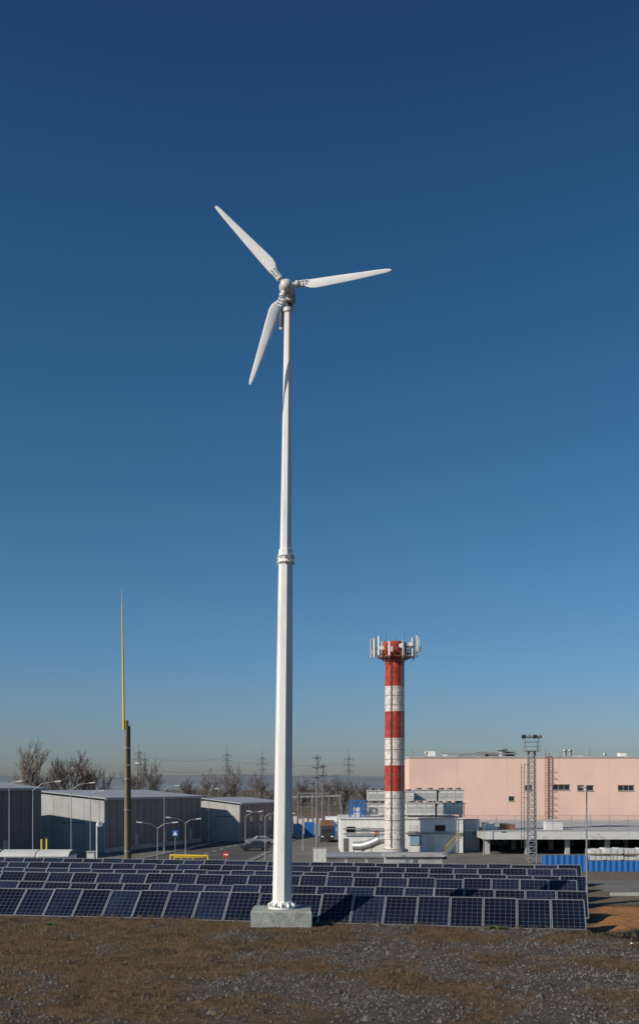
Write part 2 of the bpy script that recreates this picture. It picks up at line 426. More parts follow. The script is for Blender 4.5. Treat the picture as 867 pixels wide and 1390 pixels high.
ze=cz(893); zh=cz(872)
o.cyl('plinth',conc_lt,(cx,cd,-4.1),(cx,cd,-3.2),1.9,1.8,24,False)
o.lathe('corbel_head',red_paint,cx,cd,[(1.28,ze),(1.45,ze+.3),(1.62,ze+.55),(1.62,zh-.4),(1.5,zh),(1.2,zh+.02)],32)
o.cyl('flue_mouth',dark_steel,(cx,cd,zh-.2),(cx,cd,zh+.01),1.2,1.2,24)
zp=ze+.05
for rr,zz in((2.3,zp),(2.3,zp+1.1),(2.3,zp+.55),(1.75,zp)):
    n=24
    for i in range(n):
        a0=2*math.pi*i/n;a1=2*math.pi*(i+1)/n
        o.bar('gallery_rails',rust,(cx+math.cos(a0)*rr,cd+math.sin(a0)*rr,zz),(cx+math.cos(a1)*rr,cd+math.sin(a1)*rr,zz),.10 if zz==zp else .06)
for i in range(24):
    a0=2*math.pi*i/24
    o.bar('gallery_rails',rust,(cx+math.cos(a0)*2.3,cd+math.sin(a0)*2.3,zp),(cx+math.cos(a0)*2.3,cd+math.sin(a0)*2.3,zp+1.1),.05)
    o.bar('gallery_brackets',rust,(cx+math.cos(a0)*1.3,cd+math.sin(a0)*1.3,zp-.5),(cx+math.cos(a0)*2.3,cd+math.sin(a0)*2.3,zp),.06)
    if i%2==0: o.bar('gallery_deck',rust,(cx+math.cos(a0)*1.4,cd+math.sin(a0)*1.4,zp+.02),(cx+math.cos(a0)*2.3,cd+math.sin(a0)*2.3,zp+.02),.3,.04)
for i,(a,h,rr) in enumerate([(180,2.6,3.1),(200,2.2,2.8),(222,2.6,2.9),(250,1.9,2.6),(290,2.1,2.6),(318,2.5,2.9),(340,2.7,3.0),(0,2.4,3.1),(30,2.5,3.0),(80,2.5,2.8),(120,2.5,2.9),(150,2.6,3.0)]):
    t=R(a); px=cx+math.cos(t)*rr; py=cd+math.sin(t)*rr; er=V(math.cos(t),math.sin(t),0); zz=zp+random.uniform(-.1,.3)
    o.cyl('antenna_poles',steel,(px,py,zz-.3),(px,py,zz+h+.2),.05,.05,8)
    o.bar('antenna_arms',rust,(cx+math.cos(t)*1.6,cd+math.sin(t)*1.6,zz+.3),(px,py,zz+.3),.07)
    o.bar('antenna_arms',rust,(cx+math.cos(t)*1.6,cd+math.sin(t)*1.6,zz+1.2),(px,py,zz+1.2),.07)
    q=V(px,py,zz)+er*.18
    o.bar('panel_antennas',unit_grey,q,q+V(0,0,h),.26,.15,up=(math.cos(t),math.sin(t),0))
    if i%3==0: o.bar('radio_units',unit_grey,q+V(.35,-.05,.5),q+V(.35,-.05,1.2),.28,.2)
for (dx,dz) in((-1.9,1.0),(2.0,1.5),(.7,1.3)):
    o.cyl('microwave_dishes',wht_clad,(cx+dx,cd-2.3,zp+dz),(cx+dx,cd-2.6,zp+dz),.33,.30,16)
for (dx,dy) in((-1.2,.3),(1.3,-.2),(.2,1.2),(2.4,0),(-2.6,.2),(3.0,-.6)):
    o.cyl('lightning_rods',dark_steel,(cx+dx,cd+dy,zp+.2),(cx+dx,cd+dy,zh+1.2+random.random()*.5),.03,.02,6)
for sx in(-.25,.25): o.bar('ladder',steel,(cx+1.0+sx*.6,cd-1.15+sx*.3,-2),(cx+.95+sx*.6,cd-1.1+sx*.3,ze),.05)
zz=-2
while zz<ze: o.bar('ladder',steel,(cx+.84,cd-1.22,zz),(cx+1.14,cd-1.08,zz),.03); zz+=.4
for kx in(-.62,-.5): o.cyl('feeder_cables',dark_steel,(cx+kx*1.0,cd-1.32,-3),(cx+kx*1.0,cd-1.26,ze),.035,.035,6)
o.done()

# ------------------------------------------------------------------ buildings
def frameM(x,y):
    e_y=V(.33,.945,0).normalized(); e_x=V(e_y.y,-e_y.x,0)
    return Matrix(((e_x.x,e_y.x,0,x),(e_x.y,e_y.y,0,y),(0,0,1,-4),(0,0,0,1)))
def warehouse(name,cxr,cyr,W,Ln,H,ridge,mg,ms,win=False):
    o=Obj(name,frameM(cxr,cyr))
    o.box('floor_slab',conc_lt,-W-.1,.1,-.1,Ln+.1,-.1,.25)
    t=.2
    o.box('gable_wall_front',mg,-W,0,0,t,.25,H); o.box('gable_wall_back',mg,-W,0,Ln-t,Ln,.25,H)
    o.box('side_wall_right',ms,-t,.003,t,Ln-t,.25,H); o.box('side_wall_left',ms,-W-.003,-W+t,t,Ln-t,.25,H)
    hw=W/2
    o.add('gable_tops',mg,[(-W,0,H),(0,0,H),(-hw,0,H+ridge),(-W,Ln,H),(0,Ln,H),(-hw,Ln,H+ridge)],[(0,1,2),(5,4,3)])
    e=.45
    sl=ridge/hw
    for sg in(0,1):
        xa=(e if sg==0 else -W-e); za=H-e*sl+.02
        vs=[(xa,-e,za),(-hw,-e,H+ridge+.02),(-hw,Ln+e,H+ridge+.02),(xa,Ln+e,za)]
        vs+=[(x,y,z+.18) for x,y,z in vs]
        o.add('roof',roof_grey,vs,[(0,1,2,3),(7,6,5,4),(0,4,5,1),(1,5,6,2),(2,6,7,3),(3,7,4,0)])
    y=1.5
    while y<Ln-.5: o.box('side_seams',clad_navy if ms is not clad_navy else clad_dark,.003,.04,y,y+.10,.25,H-.15); y+=2.0
    x=-W+1.2
    while x<-.5: o.box('gable_seams',clad_dark,x,x+.03,-.02,0,.25,H-.1); x+=2.5
    o.box('gutter',clad_light,e-.02,e+.14,-e,Ln+e,H-e*sl-.12,H-e*sl+.04)
    o.box('base_flashing',conc_lt,.0,.05,0,Ln,.25,.6)
    for yy in range(6,int(Ln),9):
        o.cyl('downpipes',clad_light,(.12,yy,.3),(.12,yy,H-.2),.05,.05,6)
        o.box('service_doors',clad_light,.01,.05,yy+2.5,yy+3.5,.25,2.4)
    o.box('roller_door',conc_lt,-W*.3,-W*.3+3.2,-.06,-.002,.25,4.1)
    o.box('roller_door_frame',clad_dark,-W*.3-.12,-W*.3+3.32,-.04,-.001,4.1,4.28)
    if win:
        for k in range(4): o.box('windows',glass_dk,.01,.06,4+k*4.4,5.6+k*4.4,3.2,4.2)
    return o
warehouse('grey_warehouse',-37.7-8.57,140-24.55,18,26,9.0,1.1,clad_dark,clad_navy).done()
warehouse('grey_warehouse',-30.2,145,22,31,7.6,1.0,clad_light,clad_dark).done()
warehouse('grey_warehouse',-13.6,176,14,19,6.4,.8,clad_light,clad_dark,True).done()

# pink factory
o=Obj('pink_factory_building')
pd=200; X0=bx(555,pd); X1=96; zt=hz(1028.5,pd)
o.box('walls',pink,X0,X1,pd,pd+45,-4.05,zt)
o.box('parapet_cap',conc_lt,X0-.15,X1+.15,pd-.15,pd+45.15,zt,zt+.28)
o.box('base_course',pink_dk,X0-.05,X1,pd-.06,pd,-4,-1.0)
for px0,px1,py0,py1 in [(712,721,1066,1073),(750,772,1065,1072),(783,791,1066,1073),(795,804,1066,1073),(838,859,1066,1073),(880,900,1066,1073),(690,697,1081,1087)]:
    a,b_=bx(px0,pd),bx(px1,pd); z1,z0=hz(py0,pd),hz(py1,pd)
    o.box('windows',glass_dk,a,b_,pd-.03,pd-.005,z0,z1)
    o.box('window_sills',conc_lt,a-.1,b_+.1,pd-.14,pd-.004,z0-.12,z0-.001)
    o.box('window_heads',pink_dk,a-.1,b_+.1,pd-.10,pd-.004,z1+.001,z1+.12)
    nmu=max(1,int((b_-a)/.9))
    for k in range(1,nmu): o.box('mullions',conc_lt,a+(b_-a)*k/nmu-.03,a+(b_-a)*k/nmu+.03,pd-.06,pd-.031,z0,z1)
for px in (620,688,758,826): o.box('panel_joints',pink_dk,bx(px,pd),bx(px,pd)+.05,pd-.008,pd,-1,zt-.02)
lx=bx(742,pd)
for sx in(-.4,.4): o.box('escape_ladder',rust,lx+sx-.05,lx+sx+.05,pd-.5,pd-.35,-2,zt+.9)
z=-2
while z<zt+.9: o.box('escape_ladder',rust,lx-.34,lx+.34,pd-.48,pd-.42,z,z+.06); z+=.5
for k in range(9):
    z=-1+k*1.25; o.box('ladder_cage',rust,lx-.5,lx+.5,pd-1.0,pd-.95,z,z+.08); o.box('ladder_cage',rust,lx-.5,lx-.44,pd-.949,pd-.52,z,z+.08); o.box('ladder_cage',rust,lx+.44,lx+.5,pd-.949,pd-.52,z,z+.08)
def rp(px,w,h,m,dy=6,kind='box'):
    x=bx(px,pd+dy)
    if kind=='box':
        o.box('roof_units_'+m.name,m,x-w/2,x+w/2,pd+dy,pd+dy+2.2,zt+.25,zt+.25+h)
        o.box('roof_unit_caps',conc_lt,x-w/2-.08,x+w/2+.08,pd+dy-.08,pd+dy+2.28,zt+.25+h,zt+.33+h)
    else:
        o.cyl('roof_vents',m,(x,pd+dy,zt+.2),(x,pd+dy,zt+h),w/2,w/2,14); o.cyl('roof_vents',m,(x,pd+dy,zt+h),(x,pd+dy,zt+h+.3),w*.8,w*.6,14)
rp(585,1.6,1.3,wht_clad);rp(578,.5,1.0,steel,4,'c');rp(603,1.0,.7,unit_grey);rp(632,2.6,.7,steel);rp(655,2.2,1.1,steel);rp(668,3.0,.9,louvre)
rp(681,1.6,1.6,steel,5,'c');rp(690,2.4,1.1,louvre);rp(766,.7,1.4,unit_grey,4,'c');rp(773,.7,1.4,unit_grey,4,'c');rp(783,2.2,.5,unit_grey)
rp(722,1.0,1.0,unit_grey,8);rp(846,1.4,.9,wht_clad);rp(820,.5,.7,steel,4,'c')
for px in (560,600,645,700,740,800,850): 
    x=bx(px,pd+1); o.cyl('roof_rods',dark_steel,(x,pd+1,zt+.2),(x,pd+1,zt+random.uniform(1,2)),.04,.03,5)
o.box('roof_pipe',steel,bx(600,pd+3),bx(700,pd+3),pd+3,pd+3.25,zt+.75,zt+.98)
o.done()

# loading deck with columns
o=Obj('loading_deck')
dz=-.94; dx0=bx(655,141); dx1=80
o.box('deck_slab',conc_lt,dx0,dx1,141,198,dz-.9,dz)
o.box('deck_edge',unit_grey,dx0-.05,dx1,140.9,140.998,dz-.95,dz+.12)
x=dx0+.5
while x<dx1: 
    for yy in(142,152,162): o.box('columns',conc_lt,x,x+.6,yy,yy+.6,-4,dz-.9)
    x+=5.5
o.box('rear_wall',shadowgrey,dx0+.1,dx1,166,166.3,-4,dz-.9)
for k in range(5): o.box('dock_doors_%d'%(k%2),louvre if k%2 else unit_grey,dx0+4+k*9,dx0+8+k*9,165.9,165.998,-4,-2.2)
o.done()

o=Obj('mesh_fence')
x=dx0-3; fy=143
while x<dx1: o.bar('posts',steel,(x,fy,dz),(x,fy,dz+2.3),.07); x+=2.6
for zz in (.15,1.2,2.25): o.bar('rails',steel,(dx0-3,fy,dz+zz),(dx1,fy,dz+zz),.035)
x=dx0-3
while x<dx1: o.bar('mesh_wires',steel,(x,fy+.03,dz+.1),(x,fy+.03,dz+2.2),.012); x+=.3
o.done()
o=Obj('stacked_crates')
for (px,w,h,m) in ((640,2.2,1.4,unit_grey),(664,1.6,.9,wht_clad),(690,2.0,.8,rust),(752,2.4,1.2,unit_grey)):
    x=bx(px,150); o.box('crates_%d'%px,m,x-w/2,x+w/2,150,152,dz if px>655 else -4,dz+h)
    o.box('lids_%d'%px,conc_lt,x-w/2-.06,x+w/2+.06,149.94,152.06,dz+h,dz+h+.1)
o.done()

# boiler house + cooling plant
o=Obj('boiler_house')
bd=145; a=bx(462,bd); b_=bx(628,bd); zt2=hz(1112,bd)
o.box('walls',wht_clad,a,b_,bd,bd+16,-4.05,zt2)
o.box('roof_edge',unit_grey,a-.15,b_+.15,bd-.15,bd+16.15,zt2,zt2+.22)
for px0,px1,py0,py1,m in [(470,482,1122,1130,glass_dk),(490,500,1122,1130,unit_grey),(466,473,1138,1156,louvre),(554,566,1120,1128,unit_grey),(590,604,1120,1128,glass_dk),(556,572,1133,1146,blue_lt),(580,588,1136,1157,unit_grey),(612,622,1136,1157,unit_grey),(508,514,1128,1140,orange)]:
    o.box('openings_'+m.name,m,bx(px0,bd),bx(px1,bd),bd-.04,bd-.006,hz(py1,bd),hz(py0,bd))
    o.box('opening_sills',conc_lt,bx(px0,bd)-.08,bx(px1,bd)+.08,bd-.12,bd-.005,hz(py1,bd)-.1,hz(py1,bd)-.003)
for px in range(468,628,11): o.box('panel_seams',unit_grey,bx(px,bd),bx(px,bd)+.04,bd-.02,bd-.001,-3.9,zt2-.02)
for k in range(8): o.box('stair',steel,bx(604,143)+k*.28,bx(604,143)+k*.28+.28,142.6,143.6,-4+k*.3,-3.85+k*.3)
for k in range(8): o.bar('stair_rail',yellow,(bx(604,143)+k*.28,142.6,-3.9+k*.3),(bx(604,143)+k*.28,142.6,-2.9+k*.3),.04)
o.bar('stair_rail',yellow,(bx(604,143),142.6,-2.9),(bx(604,143)+2.1,142.6,-.75),.05)
def unit(px0,px1,pyt,pyb,d):
    x0,x1=bx(px0,d),bx(px1,d); z1,z0=hz(pyt,d),max(hz(pyb,d),zt2+.22)
    o.box('cooling_units',unit_grey,x0,x1,d,d+3,z0+.35,z1)
    o.box('cooling_unit_caps',conc_lt,x0-.08,x1+.08,d-.08,d+3.08,z1,z1+.15)
    for sx in(x0+.1,x1-.2): o.box('unit_feet',steel,sx,sx+.1,d+.1,d+2.9,z0,z0+.35)
    n=max(1,int((x1-x0)/1.1)); w=(x1-x0)/n
    for i in range(n):
        for j in range(5):
            zz=z0+.6+j*(z1-z0-.9)/5; o.box('unit_louvres',steel,x0+i*w+.12,x0+(i+1)*w-.12,d-.03,d-.004,zz,zz+.06)
        o.box('unit_joints',louvre,x0+i*w,x0+i*w+.05,d-.02,d-.001,z0+.4,z1-.02)
    for i in range(n): o.cyl('fans',louvre,(x0+(i+.5)*w,d+1.5,z1+.15),(x0+(i+.5)*w,d+1.5,z1+.4),.42,.42,14)
unit(499,523,1074,1090,150); unit(500,523,1092,1112,148)
unit(552,590,1091,1112,147); unit(592,628,1091,1112,147.2); unit(562,592,1073,1090,152); unit(594,629,1073,1090,152.2); unit(549,561,1075,1100,149)
o.box('unit_platform',steel,bx(497,150),bx(632,150),149.5,156,hz(1091,150)-.05,hz(1091,150)+.08)
x=bx(498,150)
while x<bx(632,150): o.bar('platform_legs',steel,(x,149.6,zt2+.2),(x,149.6,hz(1091,150)),.1); x+=2
for px in(475,482,489,496):
    for yy in(147,150): o.bar('blue_frame',blue,(bx(px,147),yy,zt2+.2),(bx(px,147),yy,hz(1087,147)),.16)
for py in(1087,1094,1102,1110):
    for yy in(147,150): o.bar('blue_frame',blue,(bx(475,147),yy,hz(py,147)),(bx(496,147),yy,hz(py,147)),.14)
o.bar('blue_frame',blue,(bx(475,147),147,hz(1110,147)),(bx(489,147),147,hz(1087,147)),.08)
o.bar('blue_frame',blue,(bx(496,147),147,hz(1110,147)),(bx(482,147),147,hz(1087,147)),.08)
o.box('framed_tank',unit_grey,bx(480,149),bx(491,149),148,149.5,hz(1109,149),hz(1096,149))
P=[V(bx(480,143),143,-2.9),V(bx(492,142.5),142.5,-2.9),V(bx(504,142),142,-2.5),V(bx(514,141.6),141.6,-2.0),V(bx(525,141.4),141.4,-1.8),V(bx(534,141),141,-1.8)]
for i in range(len(P)-1): o.cyl('flue_duct',steel,P[i],P[i+1]+(P[i+1]-P[i])*.08,.62,.62,16)
for i in range(1,5): o.cyl('duct_rings',steel,P[i]-(P[i+1]-P[i]).normalized()*.06,P[i]+(P[i+1]-P[i]).normalized()*.06,.70,.70,16)
for i in (0,1,2): o.bar('duct_legs',steel,(P[i].x,P[i].y,-4),(P[i].x,P[i].y,P[i].z),.14)
for k,py in enumerate((1125,1132)): o.cyl('wall_pipes',steel,(bx(466,144.8),144.7,hz(py,144.8)),(bx(522,144.8),144.7,hz(py,144.8)),.10,.10,8)
o.cyl('wall_pipes_right',steel,(bx(550,144.8),144.7,hz(1131,144.8)),(bx(628,144.8),144.7,hz(1131,144.8)),.12,.12,8)
o.done()

o=Obj('insulated_pipeline')
for dy,zz,r in ((0,-2.85,.35),(.9,-2.7,.3)):
    o.cyl('pipe',steel,(bx(436,121),121+dy,zz),(bx(606,121),121+dy,zz),r,r,14)
x=bx(440,121)
while x<bx(605,121): o.box('trestles',conc_lt,x,x+.25,120.6,122.3,-4,-3.2); o.cyl('pipe_bands',steel,(x,121,-2.85),(x+.08,121,-2.85),.37,.37,14); x+=2.4
o.done()
o=Obj('low_flat_shed')
o.box('walls',conc_lt,bx(523,118),bx(600,118),118,122,-4,-2.7); o.box('roof',conc_lt,bx(520,118),bx(603,118),117.7,122.3,-2.7,-2.5); o.box('door',louvre,bx(560,118),bx(566,118),117.95,117.998,-4,-2.9)
o.done()

o=Obj('blue_corrugated_fence')
def corr(x0,x1,y,z0,z1):
    n=int((x1-x0)/.15); vs=[]
    for i in range(n+1):
        x=x0+(x1-x0)*i/n; yy=y+(.0 if (i//2)%2 else .06); vs+=[(x,yy,z0),(x,yy,z1)]
    o.add('sheets',blue,vs,[(i*2,i*2+2,i*2+3,i*2+1) for i in range(n)])
corr(bx(735,108),bx(798,108),108,-4.05,hz(1161,108)); corr(bx(798,107.6),62,107.6,-4.05,hz(1168,108))
x=bx(735,108)
while x<62: o.bar('posts',steel,(x,108.2,-4),(x,108.2,-1.9),.08); x+=2.5
o.box('concrete_plinth',conc_lt,bx(735,107),62,107.2,107.5,-4,-3.75)
o.done()
# sheeted pallets stacked behind the fence
o=Obj('sheeted_pallets')
rr=random.Random(3)
for (px,w,h) in ((808,2.0,.9),(829,2.4,1.1),(853,2.6,1.0),(880,2.6,1.1),(905,2.8,1.2)):
    x=bx(px,120)
    for lv in range(3):
        z0=-4+lv*.72; ww=w*(1-.04*lv)/2; jx=rr.uniform(-.08,.08)
        o.box('pallets',wood,x-ww+jx,x+ww+jx,119,121.5,z0+.003,z0+.14)
        hh=.56 if lv<2 else h*.55
        nb=3
        for q in range(nb):
            xa=x-ww+jx+q*2*ww/nb+.04; xb=x-ww+jx+(q+1)*2*ww/nb-.04; ht=hh*rr.uniform(.85,1)
            o.box('sheeted_stacks',tarp,xa,xb,119.02+rr.uniform(0,.2),121.4,z0+.143,z0+.14+ht)
o.done()

# ------------------------------------------------------------------ masts & poles
def lattice(o,part,m,x,y,z0,z1,w0,w1,n,t):
    c=[(-1,-1),(1,-1),(1,1),(-1,1)]
    def P(k,j): 
        f=j/n; w=(w0+(w1-w0)*f)/2; return V(x+c[k][0]*w,y+c[k][1]*w,z0+(z1-z0)*f)
    for k in range(4):
        o.bar(part,m,P(k,0),P(k,n),t)
        for j in range(n):
            o.bar(part,m,P(k,j+1),P((k+1)%4,j+1),t*.7); o.bar(part,m,P(k,j),P((k+1)%4,j+1),t*.7); 
o=Obj('floodlight_mast')
fd=125; fx=bx(721,fd); zt3=hz(1020,fd)
lattice(o,'lattice',steel,fx,fd,-4,zt3,1.0,.75,20,.10)
o.box('platform',steel,fx-.9,fx+.9,fd-.9,fd+.9,zt3,zt3+.12)
for sx in(-1,1):
    for sy in(-1,1): o.bar('railing',steel,(fx+sx*.87,fd+sy*.87,zt3+.1),(fx+sx*.87,fd+sy*.87,zt3+1.2),.06)
for zz in(.6,1.15):
    for sy in(-1,1): o.bar('railing',steel,(fx-.9,fd+sy*.87,zt3+zz),(fx+.9,fd+sy*.87,zt3+zz),.05)
    for sx in(-1,1): o.bar('railing',steel,(fx+sx*.87,fd-.9,zt3+zz),(fx+sx*.87,fd+.9,zt3+zz),.05)
o.bar('lamp_frame',steel,(fx-1.1,fd,zt3+1.75),(fx+1.1,fd,zt3+1.75),.08)
for sx in(-.8,.8): o.bar('lamp_frame',steel,(fx+sx,fd,zt3+.1),(fx+sx,fd,zt3+1.8),.07)
for i,dx in enumerate((-.95,-.3,.4,.98)):
    for sy in(-1,1):
        o.bar('floodlights_%d'%(i%2),steel if i%2 else dark_steel,(fx+dx,fd+sy*.10,zt3+1.9),(fx+dx,fd+sy*.5,zt3+1.7),.36,.28)
o.bar('ladder',dark_steel,(fx-1.0,fd-.5,-2),(fx-1.0,fd-.5,zt3-1.5),.05); o.bar('ladder',dark_steel,(fx-1.35,fd-.5,-2),(fx-1.35,fd-.5,zt3-1.5),.05)
z=-2
while z<zt3-1.5: o.bar('ladder',dark_steel,(fx-1.35,fd-.5,z),(fx-1.0,fd-.5,z),.035); z+=.6
for z in (0,4,8): o.bar('ladder_ties',dark_steel,(fx-1.0,fd-.5,z),(fx-.4,fd-.4,z),.05)
o.done()

def lamp(px,d,pyt,arms,base=None,r=.07,mat=None,tilt=.35):
    o=Obj('street_lamp'); x=bx(px,d); zb=TH(x,d) if base is None else base; z1=hz(pyt,d); mat=mat or steel
    o.cyl('pole',mat,(x,d,zb-.1),(x,d,z1),r,r*.6,10); o.cyl('pole_base',mat,(x,d,zb-.1),(x,d,zb+.9),r*1.5,r*1.4,10)
    for a in arms:
        e=V(x+a,d-.2,z1+tilt*abs(a)); mid=V(x+a*.4,d-.08,z1+tilt*abs(a)*.75)
        o.tube('arm',mat,[V(x,d,z1-.05),mid,e],r*.45,6)
        hd=V(1 if a>0 else -1,-.05,.1); k=1 if d>90 else .45
        o.bar('lamp_head',unit_grey,e-hd*.1*k,e+hd*.55*k,.24*k,.12*k); o.bar('lamp_lens',sign_white,e+hd*.05*k+V(0,0,-.07*k),e+hd*.5*k+V(0,0,-.07*k),.18*k,.03)
    o.done()
lamp(214,122,1124,[-1.9,1.9]); lamp(97,125,1072,[2.4]); lamp(45,113,1072,[2.6]); lamp(252,135,1117,[-2.0,1.5]); lamp(223,143,1072,[1.6])
lamp(123,128,1078,[1.2]); lamp(411,150,1108,[-1.2]); lamp(333,150,1108,[2.]); lamp(360,130,1108,[-1.8,1.2]); lamp(795.5,46,1069,[-.2],None,.05,unit_grey,.05)
lamp(13,112,1065,[1.0]); lamp(656,140,1120,[.8]); lamp(585,200,1085,[.6]);lamp(283,170,1074,[1.2])

o=Obj('lightning_mast'); ld=100; lx=bx(172,ld)
o.cyl('pole',wood,(lx+.05,ld,-4.1),(lx,ld,hz(978,ld)),.27,.19,12)
o.cyl('second_pole',wood,(lx+.30,ld+.25,-4.1),(lx+.22,ld+.2,hz(985,ld)),.16,.12,10)
for z in(-1,3,6,9): o.cyl('straps',steel,(lx+.04,ld,z),(lx+.04,ld,z+.12),.29,.29,12)
o.cyl('yellow_tube',yellow,(lx-.24,ld-.12,hz(990,ld)),(lx-.34,ld-.12,hz(880,ld)),.12,.09,8)
o.cyl('yellow_tip',yellow,(lx-.34,ld-.12,hz(880,ld)),(lx-.42,ld-.12,hz(822,ld)),.08,.05,8)
o.cyl('spike',yellow,(lx-.42,ld-.12,hz(822,ld)),(lx-.45,ld-.12,hz(799,ld)),.035,.012,6)
o.bar('brackets',steel,(lx-.3,ld-.12,hz(983,ld)),(lx+.1,ld-.1,hz(983,ld)),.08)
o.bar('cross_arm',steel,(lx-.1,ld-.2,hz(1040,ld)),(lx+1.0,ld-.2,hz(1036,ld)),.06)
o.bar('small_lamp',unit_grey,(lx+.9,ld-.2,hz(1036,ld)),(lx+1.3,ld-.3,hz(1036,ld)),.2,.1)
o.done()

def power_pole(px,d,pyt,w=1.6,n=3,name='power_pole'):
    o=Obj(name); x=bx(px,d); z1=hz(pyt,d)
    o.cyl('pole',pylon_m,(x,d,-4.1),(x,d,z1),.2 if d<250 else .3,.11,10)
    for k in range(n):
        z=z1-.6-k*1.5; ww=w*(1+.25*(k%2))
        o.bar('crossarms',dark_steel,(x-ww,d-.2,z),(x+ww,d-.2,z),.10)
        for s in(-1,-.5,.5,1): o.cyl('insulators',louvre,(x+ww*s*.97,d-.2,z),(x+ww*s*.97,d-.2,z+.35),.06,.04,6)
    o.bar('brace',dark_steel,(x,d-.2,z1-2.2),(x+w*.8,d-.2,z1-.6),.07)
    o.done()
power_pole(430,160,1024,.6,3); power_pole(438,175,1036,.5,2); power_pole(424,230,1060,1.0,2); power_pole(409,220,1078,1.0,2)
def pylon(px,d,pyt):
    o=Obj('lattice_pylon'); x=bx(px,d); z1=hz(pyt,d)
    lattice(o,'body',pylon_m,x,d,-4,z1-6,2.4,.8,7,.16); lattice(o,'head',pylon_m,x,d,z1-6,z1-1,.8,.5,5,.14)
    o.bar('peak',pylon_m,(x,d,z1-1.2),(x,d,z1+1.5),.18)
    for k,w in enumerate((1.4,1.9,1.4)):
        z=z1-1.6-k*1.9
        for s in(-1,1):
            o.bar('crossarms',pylon_m,(x,d,z+.5),(x+s*w,d,z),.12); o.bar('crossarms',pylon_m,(x,d,z),(x+s*w,d,z),.12)
            o.bar('insulators',louvre,(x+s*w,d,z),(x+s*w,d,z-.9),.10)
    o.done(); return x,d,z1
PY=[pylon(189,340,1016),pylon(197,380,1026),pylon(308,350,1019),pylon(356,360,1024),pylon(473,330,1024)]
o=Obj('power_lines')
def wire(a,b,sag,r=.02):
    n=12; pts=[a.lerp(b,i/n)-V(0,0,sag*4*(i/n)*(1-i/n)) for i in range(n+1)]
    for p,q in zip(pts,pts[1:]): o.cyl('w',dark_steel,p,q,r,r,3,False,False)
for i,j in((0,2),(2,3),(3,4)):
    for w in(-1.4,1.4):
        for k in (0,2): wire(V(PY[i][0]+w,PY[i][1],PY[i][2]-2.4-k*1.9),V(PY[j][0]+w,PY[j][1],PY[j][2]-2.4-k*1.9),1.5)
o.done()

o=Obj('substation_gantry')
for (px,d) in ((404,200),(446,200),(462,210),(395,215)):
    x=bx(px,d); o.bar('columns',pylon_m,(x,d,-4),(x,d,hz(1074,d)),.3); 
o.bar('beams',pylon_m,(bx(404,200),200,hz(1077,200)),(bx(446,200),200,hz(1077,200)),.35); o.bar('beams',pylon_m,(bx(395,215),215,hz(1082,215)),(bx(462,210),210,hz(1080,210)),.3)
for k in range(6):
    x=bx(406+k*7,200); o.cyl('insulators',louvre,(x,200,hz(1077,200)),(x,200,hz(1083,200)),.12,.12,6)
for k in range(9):
    x=bx(398+k*7,205); o.box('switchgear',unit_grey,x,x+.7,205,206,-4,-1.5+random.random()); o.cyl('bushings',rust,(x+.3,205.5,-1.2),(x+.3,205.5,.4),.12,.08,6)
o.done()

o=Obj('panel_fence')
x=bx(398,190); k=0
while x<bx(462,190):
    o.box('panels_blue' if k%2 else 'panels_white',blue if k%2 else blue_lt,x+.08,x+1.9,190,190.08,-3.8,-1.2 if k%2 else -1.5); o.box('posts',steel,x,x+.08,189.95,190.15,-4,-1); x+=1.98;k+=1
o.done()

def truck(px,d,m1,m2):
    o=Obj('delivery_truck'); x=bx(px,d); y=d; g0=-4+.012
    o.box('cargo_box',m1,x-1.2,x+1.2,y+2.1,y+8,g0+1.0,g0+3.5)
    vs=[(x-1.1,y,g0+.6),(x+1.1,y,g0+.6),(x+1.1,y+1.95,g0+.6),(x-1.1,y+1.95,g0+.6),(x-1.1,y,g0+1.5),(x+1.1,y,g0+1.5),(x-1.0,y+.4,g0+2.7),(x+1.0,y+.4,g0+2.7),(x+1.0,y+1.95,g0+2.7),(x-1.0,y+1.95,g0+2.7)]
    o.add('cab',m2,vs,[(0,1,5,4),(4,5,7,6),(6,7,8,9),(1,2,8,7,5),(0,4,6,9,3),(2,3,9,8)])
    o.add('windscreen',glass_dk,[(x-.95,y+.02,g0+1.6),(x+.95,y+.02,g0+1.6),(x+.88,y+.34,g0+2.5),(x-.88,y+.34,g0+2.5)],[(0,1,2,3)])
    o.box('bumper',dark_steel,x-1.1,x+1.1,y-.15,y-.01,g0+.4,g0+.8); o.box('chassis',dark_steel,x-.5,x+.5,y+.5,y+7.8,g0+.6,g0+.95)
    for s in(-1,1):
        o.box('headlights',sign_white,x+s*.8-.18,x+s*.8+.18,y-.03,y-.002,g0+.9,g0+1.1)
        for yy in(1,5.6,6.8): o.cyl('wheels',rubber,(x+s*.78,y+yy,g0+.48),(x+s*1.1,y+yy,g0+.48),.48,.48,16)
    o.done()
truck(450,196,wht_clad,wht_clad)
truck(444,172,rust,dark_steel)

